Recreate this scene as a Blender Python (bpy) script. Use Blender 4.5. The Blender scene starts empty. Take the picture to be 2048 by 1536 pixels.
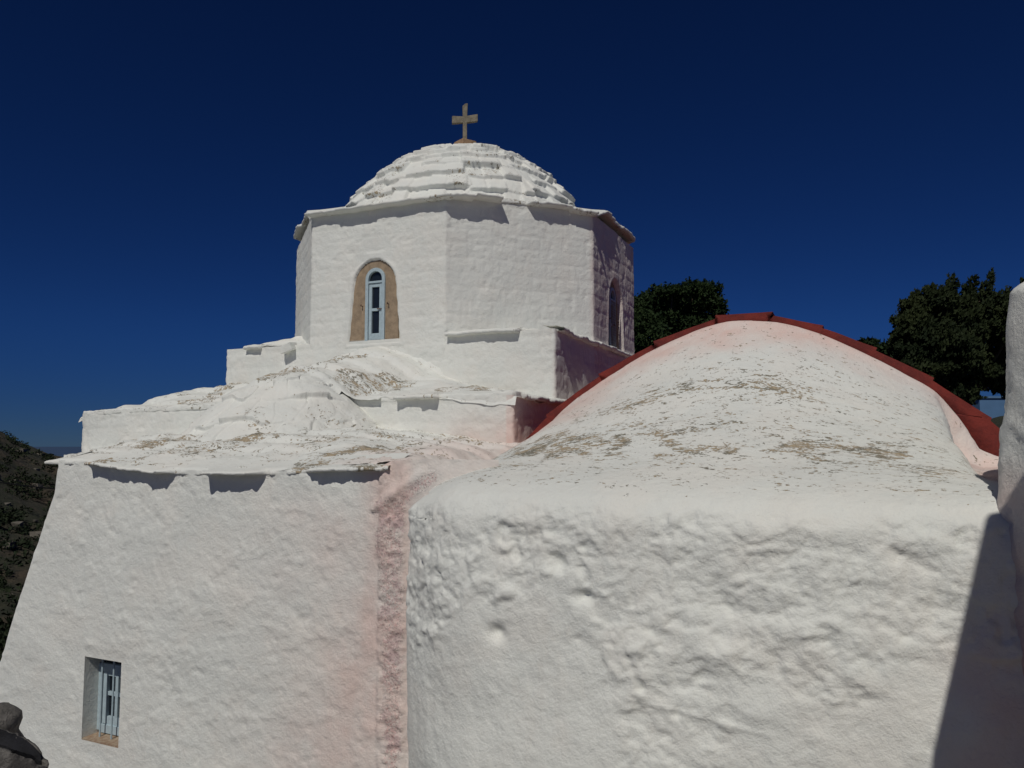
import bpy, math, random
import numpy as np
from math import sin, cos, pi, radians, atan, sqrt
random.seed(7)
C = bpy.context.scene.collection
GROUND = -5.2          # z = 0 is the eye level of the photographer on a neighbouring roof
# ------------------------------------------------------------------ frame of the church (u right, v away)
AZ = radians(24)
UX = np.array([cos(AZ), -sin(AZ), 0.0]); VX = np.array([sin(AZ), cos(AZ), 0.0])
O = np.array([-1.671, 9.395, 0.0])
HW = 2.342             # half width of the square base and of the octagon drum

def W(u, v, z):
    u = np.asarray(u, float); v = np.asarray(v, float); z = np.asarray(z, float)
    u, v, z = np.broadcast_arrays(u, v, z)
    return O + u[..., None]*UX + v[..., None]*VX + z[..., None]*np.array([0, 0, 1.0])

# ------------------------------------------------------------------ noise
def _h(ix, iy, iz, seed=0):
    n = (ix*73856093) ^ (iy*19349663) ^ (iz*83492791) ^ (seed*2654435761)
    n &= 0xffffffff
    n = ((n >> 15) ^ n)*0x2c1b3c6d & 0xffffffff
    n = ((n >> 12) ^ n)*0x297a2d39 & 0xffffffff
    return ((n >> 15) ^ n) & 0xffffffff
GR = np.array([[1,1,0],[-1,1,0],[1,-1,0],[-1,-1,0],[1,0,1],[-1,0,1],[1,0,-1],[-1,0,-1],[0,1,1],[0,-1,1],[0,1,-1],[0,-1,-1],
               [1,1,0],[-1,1,0],[0,-1,1],[0,-1,-1]], float)
def perlin(p, seed=0):
    p = np.asarray(p, float)
    i = np.floor(p).astype(np.int64); f = p - i
    w = f*f*f*(f*(f*6-15)+10)
    out = 0
    for dx in (0, 1):
        for dy in (0, 1):
            for dz in (0, 1):
                g = GR[_h(i[..., 0]+dx, i[..., 1]+dy, i[..., 2]+dz, seed) & 15]
                d = g[..., 0]*(f[..., 0]-dx) + g[..., 1]*(f[..., 1]-dy) + g[..., 2]*(f[..., 2]-dz)
                out = out + d*(w[..., 0] if dx else 1-w[..., 0])*(w[..., 1] if dy else 1-w[..., 1])*(w[..., 2] if dz else 1-w[..., 2])
    return out
def fbm(p, oct=4, gain=.5, seed=0):
    a = 1; s = 0; p = np.asarray(p, float)
    for k in range(oct):
        s = s + a*perlin(p, seed+k); p = p*2.03+11.3; a *= gain
    return s
def ridged(p, oct=3, seed=0):
    a = 1; s = 0; p = np.asarray(p, float)
    for k in range(oct):
        s = s + a*(1-np.abs(perlin(p, seed+k))*2); p = p*2.1+7.7; a *= .5
    return s
def rnd(a, b, seed=0):
    return (_h(np.asarray(a).astype(np.int64), np.asarray(b).astype(np.int64), np.zeros_like(np.asarray(a).astype(np.int64)), seed) % 10007)/10007.0
def sst(a, b, x):
    t = np.clip((x-a)/(b-a), 0, 1); return t*t*(3-2*t)
def smax(a, b, k): 
    h = np.clip(.5+.5*(a-b)/k, 0, 1); return b*(1-h)+a*h+k*h*(1-h)
def smin(a, b, k): return -smax(-a, -b, k)
def blur(a, n=1):
    for _ in range(n):
        b = np.pad(a, 1, mode='edge')
        a = (b[1:-1, 1:-1]*4+(b[:-2, 1:-1]+b[2:, 1:-1]+b[1:-1, :-2]+b[1:-1, 2:])*2+b[:-2, :-2]+b[2:, 2:]+b[:-2, 2:]+b[2:, :-2])/16
    return a

# ------------------------------------------------------------------ objects
def tag(o, label=None, cat=None, group=None, kind=None):
    for k, x in (('label', label), ('category', cat), ('group', group), ('kind', kind)):
        if x: o[k] = x
    return o
def empty(name, loc):
    o = bpy.data.objects.new(name, None); C.objects.link(o); o.location = loc; return o
def link(name, me, mat, parent=None, smooth=True):
    o = bpy.data.objects.new(name, me); C.objects.link(o)
    if mat: me.materials.append(mat)
    if smooth: me.polygons.foreach_set('use_smooth', [True]*len(me.polygons))
    if parent is not None:
        o.parent = parent
        p = parent; T = np.zeros(3)
        while p is not None:
            T += np.array(p.location[:]); p = p.parent
        n = len(me.vertices); co = np.empty(n*3); me.vertices.foreach_get('co', co)
        co = (co.reshape(-1, 3)-T).ravel(); me.vertices.foreach_set('co', co)
    me.update(); return o
def normals(P, closed=False):
    if closed: di = np.roll(P, -1, 0)-np.roll(P, 1, 0)
    else: di = np.gradient(P, axis=0)
    dj = np.gradient(P, axis=1)
    n = np.cross(di, dj); l = np.linalg.norm(n, axis=2, keepdims=True); l[l < 1e-12] = 1
    return n/l
def grid(name, P, mat, parent=None, closed=False, uv=None, stain=None, keep=None, flip=False, smooth=True):
    """P[i,j,3] -> mesh; keep[i,j] face mask"""
    ni, nj = P.shape[:2]
    idx = np.arange(ni*nj).reshape(ni, nj)
    a = idx if closed else idx[:-1]
    b = np.roll(idx, -1, 0) if closed else idx[1:]
    q = np.stack([a[:, :-1], b[:, :-1], b[:, 1:], a[:, 1:]], -1)
    if flip: q = q[..., ::-1]
    if keep is not None: q = q[keep[:q.shape[0], :q.shape[1]]]
    q = q.reshape(-1, 4)
    me = bpy.data.meshes.new(name)
    me.vertices.add(ni*nj); me.vertices.foreach_set('co', P.reshape(-1))
    me.loops.add(len(q)*4); me.loops.foreach_set('vertex_index', q.reshape(-1).astype(np.int32))
    me.polygons.add(len(q)); me.polygons.foreach_set('loop_start', np.arange(0, len(q)*4, 4, dtype=np.int32))
    me.update(calc_edges=True)
    if uv is not None:
        l = me.uv_layers.new(name='UV'); l.data.foreach_set('uv', uv.reshape(-1, 2)[q.reshape(-1)].reshape(-1))
    if stain is not None:
        at = me.color_attributes.new('stain', 'FLOAT_COLOR', 'POINT')
        at.data.foreach_set('color', stain.reshape(-1))
    me.validate()
    return link(name, me, mat, parent, smooth)
class MB:
    def __init__(s): s.v = []; s.f = []
    def box(s, c, ex, ey, ez, hx, hy, hz, jit=0):
        c = np.array(c, float); b = len(s.v)
        for k in (-1, 1):
            for j in (-1, 1):
                for i in (-1, 1):
                    p = c+ex*hx*i+ey*hy*j+ez*hz*k
                    if jit: p = p+np.array([random.uniform(-jit, jit) for _ in range(3)])
                    s.v.append(tuple(p))
        for q in ((0, 2, 3, 1), (4, 5, 7, 6), (0, 1, 5, 4), (2, 6, 7, 3), (0, 4, 6, 2), (1, 3, 7, 5)): s.f.append([b+t for t in q])
    def prism(s, outline, d, hole=None):
        """outline: list of 3d pts, extruded by vector d"""
        b = len(s.v); n = len(outline); d = np.array(d)
        for p in outline: s.v.append(tuple(p))
        for p in outline: s.v.append(tuple(np.array(p)+d))
        s.f.append([b+i for i in range(n)][::-1]); s.f.append([b+n+i for i in range(n)])
        for i in range(n): s.f.append([b+i, b+(i+1) % n, b+n+(i+1) % n, b+n+i])
    def ring(s, outer, inner, d):
        b = len(s.v); n = len(outer); d = np.array(d)
        for L in (outer, inner):
            for p in L: s.v.append(tuple(p))
            for p in L: s.v.append(tuple(np.array(p)+d))
        for i in range(n-1):
            j = i+1
            o0, o1, O0, O1 = b+i, b+j, b+n+i, b+n+j
            i0, i1, I0, I1 = b+2*n+i, b+2*n+j, b+3*n+i, b+3*n+j
            s.f += [[o0, o1, O1, O0], [i1, i0, I0, I1], [o1, o0, i0, i1], [O0, O1, I1, I0]]
        for i in (0, n-1): s.f.append([b+i, b+n+i, b+3*n+i, b+2*n+i])
    def tube(s, pts, r, n=8):
        pts = [np.array(p, float) for p in pts]; b = len(s.v)
        for i, p in enumerate(pts):
            t = pts[min(i+1, len(pts)-1)]-pts[max(i-1, 0)]; t /= np.linalg.norm(t)
            a = np.cross(t, [0, 0, 1.0]); 
            if np.linalg.norm(a) < 1e-3: a = np.cross(t, [0, 1.0, 0])
            a /= np.linalg.norm(a); c = np.cross(t, a); rr = r[i] if hasattr(r, '__len__') else r
            for k in range(n): s.v.append(tuple(p+rr*(a*cos(2*pi*k/n)+c*sin(2*pi*k/n))))
        for i in range(len(pts)-1):
            for k in range(n):
                s.f.append([b+i*n+k, b+i*n+(k+1) % n, b+(i+1)*n+(k+1) % n, b+(i+1)*n+k])
        s.f.append([b+k for k in range(n)][::-1]); s.f.append([b+(len(pts)-1)*n+k for k in range(n)])
    def build(s, name, mat, parent=None, smooth=False, bevel=0):
        me = bpy.data.meshes.new(name); me.from_pydata([tuple(map(float, p)) for p in s.v], [], s.f)
        import bmesh
        bm = bmesh.new(); bm.from_mesh(me); bmesh.ops.recalc_face_normals(bm, faces=bm.faces); bm.to_mesh(me); bm.free()
        o = link(name, me, mat, parent, smooth)
        if bevel:
            m = o.modifiers.new('b', 'BEVEL'); m.width = bevel; m.segments = 2; m.limit_method = 'ANGLE'
        return o

# ------------------------------------------------------------------ paths in (u,v)
def path(poly, rad, step, closed=False):
    """densely sampled polyline with rounded corners, counter-clockwise; returns pts, outward normals, arclength"""
    n = len(poly); poly = [np.array(p, float) for p in poly]
    rad = rad if hasattr(rad, '__len__') else [rad]*n
    out = []
    for i in range(n):
        if not closed and i in (0, n-1): out.append([poly[i]]); continue
        p = poly[i]; a = poly[i-1]-p; b = poly[(i+1) % n]-p
        la, lb = np.linalg.norm(a), np.linalg.norm(b); a /= la; b /= lb
        ang = math.acos(np.clip(a@b, -1, 1)); t = min(rad[i]/math.tan(ang/2), la*.49, lb*.49)
        q = []
        m = max(5, int(t*2/step))
        for k in range(m+1):
            s = k/m; q.append((1-s)**2*(p+a*t)+2*s*(1-s)*p+s*s*(p+b*t))
        out.append(q)
    pts = []
    for i in range(n if closed else n-1):
        pts += out[i]
        A = out[i][-1]; B = out[(i+1) % n][0]; L = np.linalg.norm(B-A); m = int(L/step)
        for k in range(1, m): pts.append(A+(B-A)*k/m)
    if not closed: pts += out[-1]
    P = [pts[0]]
    for p in pts[1:]:
        if np.linalg.norm(p-P[-1]) > 1e-5: P.append(p)
    P = np.array(P)
    d = (np.roll(P, -1, 0)-np.roll(P, 1, 0)) if closed else np.gradient(P, axis=0)
    d /= np.linalg.norm(d, axis=1, keepdims=True)
    N = np.stack([d[:, 1], -d[:, 0]], 1)
    s = np.concatenate([[0], np.cumsum(np.linalg.norm(np.diff(P, axis=0), axis=1))])
    return P, N, s

# ------------------------------------------------------------------ materials
def mat(name, rough=.9):
    m = bpy.data.materials.new(name); m.use_nodes = True
    nt = m.node_tree; b = nt.nodes['Principled BSDF']; b.inputs['Roughness'].default_value = rough
    return m, nt, b
class NB:
    def __init__(s, nt): s.nt = nt
    def n(s, t, **k):
        x = s.nt.nodes.new(t)
        for a, v in k.items(): setattr(x, a, v)
        return x
    def l(s, a, b): s.nt.links.new(a, b)
    def noise(s, vec, scale, detail=4, rough=.55, dist=0):
        x = s.n('ShaderNodeTexNoise'); x.inputs['Scale'].default_value = scale; x.inputs['Detail'].default_value = detail
        x.inputs['Roughness'].default_value = rough; x.inputs['Distortion'].default_value = dist
        if vec is not None: s.l(vec, x.inputs['Vector'])
        return x.outputs['Fac']
    def math(s, op, a, b=0., c=None, clamp=False):
        x = s.n('ShaderNodeMath', operation=op, use_clamp=clamp)
        for i, v in enumerate((a, b) if c is None else (a, b, c)):
            if hasattr(v, 'is_linked'): s.l(v, x.inputs[i])
            else: x.inputs[i].default_value = v
        return x.outputs[0]
    def rng(s, v, a, b, c=0., d=1.):
        x = s.n('ShaderNodeMapRange', interpolation_type='SMOOTHSTEP')
        s.l(v, x.inputs[0])
        for i, q in enumerate((a, b, c, d)): x.inputs[i+1].default_value = q
        return x.outputs[0]
    def mix(s, f, a, b):
        x = s.n('ShaderNodeMix', data_type='RGBA')
        if hasattr(f, 'is_linked'): s.l(f, x.inputs[0])
        else: x.inputs[0].default_value = f
        for i, v in ((6, a), (7, b)):
            if hasattr(v, 'is_linked'): s.l(v, x.inputs[i])
            else: x.inputs[i].default_value = (*v, 1)
        return x.outputs[2]
    def mapping(s, vec, sc):
        x = s.n('ShaderNodeMapping'); s.l(vec, x.inputs[0]); x.inputs['Scale'].default_value = sc; return x.outputs[0]
    def bump(s, h, dist, strength=1, normal=None):
        x = s.n('ShaderNodeBump'); x.inputs['Distance'].default_value = dist; x.inputs['Strength'].default_value = strength
        s.l(h, x.inputs['Height'])
        if normal is not None: s.l(normal, x.inputs['Normal'])
        return x.outputs[0]

def whitewash(name, base=(.785, .80, .755), grain=1.0, peel=0.0):
    m, nt, b = mat(name, .93); g = NB(nt)
    tc = g.n('ShaderNodeTexCoord'); ob = tc.outputs['Object']; uvn = g.n('ShaderNodeUVMap', uv_map='UV').outputs[0]
    at = g.n('ShaderNodeAttribute', attribute_name='stain'); sp = g.n('ShaderNodeSeparateColor'); g.l(at.outputs['Color'], sp.inputs[0])
    R, G, B, A = sp.outputs[0], sp.outputs[1], sp.outputs[2], at.outputs['Alpha']
    big = g.noise(ob, 1.3, 5, .6)
    col = g.mix(g.rng(big, .35, .7), (base[0]*.93, base[1]*.935, base[2]*.94), base)
    sm = g.noise(ob, 9, 5, .65)
    col = g.mix(g.rng(sm, .56, .75, 0, .30), col, (.66, .635, .58))
    stk = g.noise(g.mapping(ob, (11, 11, .9)), 1, 5, .65, .3)
    col = g.mix(g.rng(stk, .55, .78, 0, .34), col, (.60, .585, .545))
    wm = g.noise(ob, 2.3, 4, .6)
    col = g.mix(g.rng(wm, .42, .66, 0, .35), col, (.80, .765, .70))
    # pink bleed of the red roof paint
    pk = g.math('MULTIPLY', R, g.rng(g.noise(ob, 3.1, 5, .62), .25, .7, .45, 1), clamp=True)
    col = g.mix(pk, col, (.72, .50, .44))
    # peeling lime: long flecks across the slope
    f1 = g.noise(g.mapping(uvn, (4.5, 9, 1)), 1, 4, .6, .5)
    f2 = g.noise(g.mapping(uvn, (13, 24, 1)), 1, 4, .6, .6)
    f3 = g.noise(g.mapping(uvn, (42, 66, 1)), 1, 3, .6, .4)
    v = g.math('ADD', g.math('ADD', g.math('MULTIPLY', f1, .20), g.math('MULTIPLY', f2, .40)), g.math('ADD', g.math('MULTIPLY', f3, .40), g.math('MULTIPLY_ADD', G, .17, peel)))
    fl = g.rng(v, .618, .632)
    tanmix = g.rng(g.noise(g.mapping(uvn, (4.7, 7.1, 1)), 1, 4, .65), .40, .54)
    fc = g.mix(tanmix, (.24, .225, .175), (.47, .38, .26))
    fc = g.mix(g.rng(g.noise(ob, 60, 3), .4, .65, 0, .45), fc, (.14, .13, .10))
    col = g.mix(fl, col, fc)
    # red paint speckled on the rough gutter mortar
    rs = g.noise(g.mapping(ob, (1, 1, 1)), 55, 4, .7)
    r2 = g.noise(ob, 7, 4, .6)
    rm = g.rng(g.math('ADD', g.math('ADD', g.math('MULTIPLY', rs, .6), g.math('MULTIPLY', r2, .4)), g.math('MULTIPLY', B, .24)), .62, .78)
    rm = g.math('MULTIPLY', rm, g.rng(B, .02, .3), clamp=True)
    col = g.mix(g.math('MULTIPLY', rm, .58), col, g.mix(g.rng(r2, .42, .6), (.64, .33, .31), (.54, .36, .37)))
    dk = g.math('MULTIPLY', g.rng(g.noise(ob, 75, 2, .6), .58, .64), g.rng(B, .2, .6, 0, .55))
    col = g.mix(dk, col, (.20, .14, .14))
    g.l(col, b.inputs['Base Color'])
    h1 = g.noise(ob, 16, 6, .62); h2 = g.noise(ob, 70, 5, .65); h3 = g.noise(ob, 260, 2, .6)
    rough = g.math('MULTIPLY_ADD', B, 2.5, 1.0)
    nb = g.bump(h1, .016*grain)
    nb = g.bump(g.math('MULTIPLY', h2, rough), .0050*grain, 1, nb); nb = g.bump(h3, .0011*grain, 1, nb)
    nb = g.bump(g.math('SUBTRACT', 1.0, fl), .004, 1, nb)
    g.l(nb, b.inputs['Normal'])
    return m
M = {}
M['lime'] = whitewash('lime_whitewash', peel=-.2, grain=.72)
M['lime_roof'] = whitewash('lime_whitewash_roof', grain=.7)
def plain(name, col, rough=.8, var=.25, scale=8, bumpd=.003, spec=.5, col2=None, metallic=0):
    m, nt, b = mat(name, rough); g = NB(nt); ob = g.n('ShaderNodeTexCoord').outputs['Object']
    n = g.noise(ob, scale, 6, .65); c2 = col2 or tuple(c*(1-var) for c in col)
    g.l(g.mix(g.rng(n, .35, .65), c2, col), b.inputs['Base Color']); b.inputs['Specular IOR Level'].default_value = spec
    b.inputs['Metallic'].default_value = metallic
    if bumpd: g.l(g.bump(g.noise(ob, scale*5, 5, .65), bumpd), b.inputs['Normal'])
    return m
M['tan'] = plain('bare_tan_render', (.37, .28, .19), .95, .28, 14, .006)
M['stone'] = plain('cross_stone', (.28, .245, .18), .9, .4, 18, .006)
M['base'] = plain('ochre_base_stone', (.42, .27, .16), .9, .3, 18, .006)
M['blue'] = plain('pale_blue_paint', (.44, .55, .60), .5, .15, 30, .001)
M['blue_dark'] = plain('blue_grille_paint', (.30, .38, .42), .5, .15, 30, .001)
M['glass'] = plain('dark_window_glass', (.018, .024, .032), .08, .2, 3, 0)
M['sill'] = plain('brown_sill', (.33, .215, .14), .9, .4, 30, .006, col2=(.45, .36, .26))
M['red'] = plain('red_painted_tile', (.21, .036, .028), .85, .35, 7, .006, .2, col2=(.13, .026, .023))
M['rust'] = plain('rust', (.12, .07, .05), .8)
M['clay'] = plain('weathered_grey_clay', (.19, .18, .165), .85, .5, 22, .006)
M['hollow_shade'] = plain('painted_hollow_shade', (.014, .015, .02), .9, .4, 20, .003)  # near-black colour that stands in for the shade inside the spout
M['cable'] = plain('black_cable', (.012, .012, .012), .6)
M['shed'] = plain('blue_sheet', (.10, .20, .36), .5, .1, 2, 0)
M['bark'] = plain('bark', (.06, .045, .03), .95, .4, 6, .02)
M['leaf'] = plain('pine_foliage', (.028, .046, .016), .75, .5, 1.2, 0, .1, col2=(.010, .021, .008))
M['leaf2'] = plain('cypress_foliage', (.030, .040, .015), .75, .5, 1.1, 0, .1, col2=(.011, .018, .008))
M['bush'] = plain('dark_scrub', (.022, .032, .014), .8, .5, .6, 0, .2, col2=(.010, .018, .008))
M['rock'] = plain('field_rock', (.16, .145, .12), .9, .4, 1.5, .05)
M['sea'] = plain('sea_water', (.040, .078, .155), .7, .2, .01, 0)

# ================================================================== CHURCH
church = empty('church', W(0, HW, GROUND))
tag(church, 'whitewashed domed church with octagonal drum, cross and stepped slab roofs', 'church')

def plates(P, seed=0):
    'edges where old coats of lime have broken off'
    q = P+.05*np.stack([perlin(P*5, seed+60), perlin(P*5, seed+61), perlin(P*5, seed+62)], -1)
    return .0050*sst(.03, .07, fbm(q*np.array([2.1, 2.1, 2.9]), 4, .55, seed+63))+.0035*sst(.0, .035, fbm(q*5.1, 3, .5, seed+64))
def lump(P, amp=1.0, seed=0, fine=1.0):
    d = .016*fbm(P*1.1, 3, .5, seed) + .0040*fbm(P*3.3, 3, .5, seed+9)
    zone = sst(-.05, .40, fbm(P*1.3, 2, .5, seed+15))
    d += zone*.0065*fine*fbm(P*np.array([8, 8, 12]), 4, .65, seed+20)
    d += plates(P, seed)*(.25+.75*zone)
    pit = fbm(P*7.5, 3, .5, seed+30)
    d -= .010*sst(.42, .62, pit)
    d += .007*sst(.42, .6, fbm(P*8.3, 2, .5, seed+35))
    return d*amp
def masonry(s, z, P, hb=.17, wb=.30, amp=.010, seed=3):
    zz = z+.02*perlin(P*1.7, seed)
    r = np.floor(zz/hb); off = rnd(r, r*0, seed)*3
    c = np.floor(s/wb+off+.25*perlin(P*2.2, seed+4)); fz = zz/hb-r; fs = (s/wb+off)-np.floor(s/wb+off)
    e = np.minimum(np.minimum(fz, 1-fz)*hb, np.minimum(fs, 1-fs)*wb)
    return amp*(rnd(r, c, seed+1)-.4)*sst(0, .05, e)-.003*(1-sst(0, .03, e))

def ring_wall(name, poly, rad, zb, zt, step, parent, disp, closed=True, batter=0, stain=None, move=None, keep=None, matl='lime', zs=None):
    P2, N2, s = path(poly, rad, step, closed)
    if zs is None:
        nz = max(3, int(((.5 if callable(zt) else np.max(zt))-zb)/step)); t = np.linspace(0, 1, nz)
    else: t = zs
    ztop = zt(P2, s) if callable(zt) else np.full(len(s), float(zt))
    Z = zb+(ztop[:, None]-zb)*t[None, :]
    off = batter*(ztop[:, None]-Z)
    u = P2[:, 0, None]+N2[:, 0, None]*off; v = P2[:, 1, None]+N2[:, 1, None]*off
    if move is not None:
        mu, mv = move(P2, s, Z); u = u+mu; v = v+mv
    P = W(u, v, Z)
    N = normals(P, closed)
    S = np.broadcast_to(s[:, None], Z.shape)
    if closed: pass
    d = disp(P, S, Z, u, v)
    P = P+N*d[..., None]
    st = None
    if stain is not None: st = stain(P, S, Z, u, v)
    kp = keep(S, Z, u, v) if keep is not None else None
    return grid(name, P, M[matl], parent, closed, np.stack([S, Z], -1), st, kp), P
def ST(P, r=0, g=0, b=0, a=0):
    z = np.zeros(P.shape[:2]); return np.stack([z+r, z+g, z+b, z+a], -1)

# ---- octagonal drum
RC = HW/cos(pi/8)
octo = [(RC*cos(-pi/2-pi/8+k*pi/4), HW+RC*sin(-pi/2-pi/8+k*pi/4)) for k in range(8)]
octo = octo[4:]+octo[:4]
SO = 2*HW*math.tan(pi/8)
ZE = 2.93
# the two windows in the drum: centre u on the face, foot z, top z of the tan surround
def surround_mask(a, z, grow=0):
    """a: metres from the window axis; egg shape, wider at the foot"""
    zz = (z-1.25)/(2.26-1.25)
    half = .325-.10*np.clip(zz, 0, 1)+.02*np.sin(zz*7)
    top = 1-sst(.72, 1.0, zz)*.95
    return (np.abs(a+.015) < half*top+grow) & (zz > -.02) & (zz < 1.0)
def face_coord(u, v, k):
    an = -pi/2+k*pi/4
    n = (cos(an), sin(an)); t = (-sin(an), cos(an))
    return u*t[0]+(v-HW)*t[1], u*n[0]+(v-HW)*n[1]
def drum_disp(P, S, Z, u, v):
    d = lump(P, .55, 40)+masonry(S, Z, P, .17, .31, .0045, 5)
    for k in (0, 2):
        a, n = face_coord(u, v, k); on = n > HW-.02
        zz = np.clip((Z-1.25)/(1.0), 0, 1)
        half = (.365-.09*zz)*np.sqrt(np.clip(1-(np.clip(zz-.72, 0, 1)/.29)**2, 0, 1))
        e = half-np.abs(a+.010)
        f = sst(-.10, -.02, e)*on*(Z > 1.18)*(Z < 2.36)
        d = d*(1-f)
        cut = sst(-.012, .006, e)*on*(Z > 1.245)*(Z < 2.26)
        d = d+.012*f-(.06 if k == 0 else .10)*cut
    return d
ring_wall('drum_wall', octo, .05, .9, ZE, .018, church, drum_disp, stain=lambda P, S, Z, u, v: ST(P, r=.55*sst(1.2, 2.2, u)*0+.5*sst(2.28, 2.36, u)))

def window_outline(ax, w, zf, zt, k, n, m=14):
    """arched outline in the plane of face k at distance n; returns 3d points from foot left over the arch to foot right"""
    an = -pi/2+k*pi/4; nn = (cos(an), sin(an)); t = (-sin(an), cos(an))
    pts = [(ax-w, zf)]
    for i in range(m+1):
        a = pi-pi*i/m; pts.append((ax+w*cos(a), zt-w+w*sin(a)))
    pts.append((ax+w, zf))
    return [W(a*t[0]+n*nn[0], HW+a*t[1]+n*nn[1], z) for a, z in pts]
def arched_window(k, tan_name, ax=0.0, deep=0, grille=False):
    an = -pi/2+k*pi/4
    n3 = UX*cos(an)+VX*sin(an); t3 = -UX*sin(an)+VX*cos(an); Z3 = np.array([0, 0, 1.0])
    root = empty('window', W(ax*-sin(an)+HW*cos(an), HW+ax*cos(an)+HW*sin(an), 1.27)); root.parent = church
    root.location = np.array(root.location)-np.array(church.location)
    # tan surround: irregular egg shaped patch with an arched hole
    m = MB(); outer = []; K = 16
    inner = window_outline(ax, .137, 1.255, 2.155, k, HW-.022-deep, K-2)
    out2 = [(-.385, 1.27), (-.375, 1.45), (-.355, 1.62), (-.335, 1.80), (-.312, 1.95), (-.285, 2.08), (-.235, 2.17), (-.16, 2.225), (-.07, 2.245), (.03, 2.255), (.13, 2.25), (.21, 2.205), (.262, 2.10), (.295, 1.93), (.318, 1.65), (.325, 1.27), (.32, 1.25)]
    out2 = [(a+.0, z) for a, z in out2][:len(inner)]
    while len(out2) < len(inner): out2.append(out2[-1])
    outer = [O+UX*0+t3*(a+ax)+n3*(HW-.020-deep)+VX*HW+Z3*z for a, z in out2]
    inner = [p+n3*.002 for p in inner]
    m.ring(outer, inner, -n3*.03)
    m.build('surround', M['tan'], root)
    # fixed frame
    fr = MB(); o1 = window_outline(ax, .140, 1.262, 2.160, k, HW+.004-deep); i1 = window_outline(ax, .098, 1.262, 2.118, k, HW+.004-deep)
    fr.ring(o1, i1, -n3*.05)
    base = lambda a, z, n: O+VX*HW+t3*(a+ax)+n3*(HW+n-deep)+Z3*z
    fr.box(base(0, 1.985, -.020), t3, n3, Z3, .099, .020, .013)
    F = fr.build('frame', M['blue'], root, bevel=.003)
    sa = MB()
    for a in (-.074, .078): sa.box(base(a, 1.620, -.026), t3, n3, Z3, .020 if a < 0 else .022, .014, .345)
    for z, h in ((1.315, .040), (1.646, .017), (1.947, .022)): sa.box(base(0, z, -.027), t3, n3, Z3, .055, .012, h)
    sa.build('sash', M['blue'], root, bevel=.002)
    for (z0, z1) in ((1.353, 1.631), (1.661, 1.927)):
        g = MB(); g.box(base(0, (z0+z1)/2, -.040), t3, n3, Z3, .056, .003, (z1-z0)/2+.003); g.build('pane', M['glass'], root)
    g = MB(); g.prism([p for p in window_outline(ax, .099, 1.996, 2.119, k, HW-.036-deep)], -n3*.004); g.build('pane', M['glass'], root)
    hd = MB(); hd.box(base(.07, 1.650, .0), t3, n3, Z3, .035, .006, .005, .002); hd.build('latch', M['rust'], root)
    for a in (-.19, .19):
        h = MB(); h.tube([base(a, 1.70, -.03), base(a, 1.70, .02), base(a+.01, 1.715, .028)], .006, 6); h.build('hook', M['rust'], root)
    if grille:
        w = MB()
        for i in range(-5, 6): w.tube([base(i*.035, 1.27, .035), base(i*.035, 1.95, .035)], .0018, 4)
        for i in range(20): w.tube([base(-.19, 1.28+i*.035, .036), base(.19, 1.28+i*.035, .036)], .0018, 4)
        w.build('wire_mesh', M['rust'], root)
    return root
arched_window(0, 't', 0.0)
arched_window(2, 't', 0.0, .04, True)

# ---- dome of whitewashed slab courses
ZC = 2.39; RD = 1.995
def dome():
    na, nb = 900, 260
    th = np.linspace(0, 2*pi, na, endpoint=False)[:, None]; ph = np.linspace(.0, 1.42, nb)[None, :]
    th, ph = np.broadcast_arrays(th, ph)
    D = np.stack([np.sin(ph)*np.cos(th), np.sin(ph)*np.sin(th), np.cos(ph)], -1)
    q = D*3.0
    hb = .122
    sec = np.floor(th/(2*pi)*15+.35*perlin(D*3.7, 76)+.5); b = (ph+.018*perlin(D*3.1, 77)+.010*perlin(D*9, 78)+.05*(rnd(sec % 15, sec*0, 75)-.5))/hb; row = np.floor(b); f = b-row
    per = np.maximum(3, np.round(2*pi*np.sin((row+.6)*hb)/.125))
    a = (th/(2*pi))*per+rnd(row, row*0, 4)*7; col = np.floor(a+.12*perlin(D*5, 79)); fa = a-np.floor(a)
    col = col % per
    r1 = rnd(row, col, 11); r2 = rnd(row, col, 12)
    miss = (r2 < .22)
    h = .005+.066*f*(1-.75*miss)+(r1-.5)*.052
    h = h-.016*np.exp(-(np.minimum(fa, 1-fa)*.30/.014)**2)*(r2 > .3)
    h = blur(h, 1)
    h += .010*fbm(D*5, 3, .5, 80)+.004*fbm(D*22, 2, .5, 81)
    h *= sst(.02, .12, ph)
    R = RD-.02+h
    P = W(0, HW, ZC)+D[..., 0:1]*R[..., None]*UX+D[..., 1:2]*R[..., None]*VX+D[..., 2:3]*R[..., None]*np.array([0, 0, 1.0])
    st = ST(P, g=.0+.40*sst(.35, .7, r2)*sst(.1, .5, fbm(D*2.2, 3, .5, 85)+.15)+.3*sst(.8, 1, f)*(r1 > .75))
    uv = np.stack([th*2.0, ph*2.0], -1)
    return grid('dome', P, M['lime_roof'], church, True, uv, st, flip=False)
DOME = dome()

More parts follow.
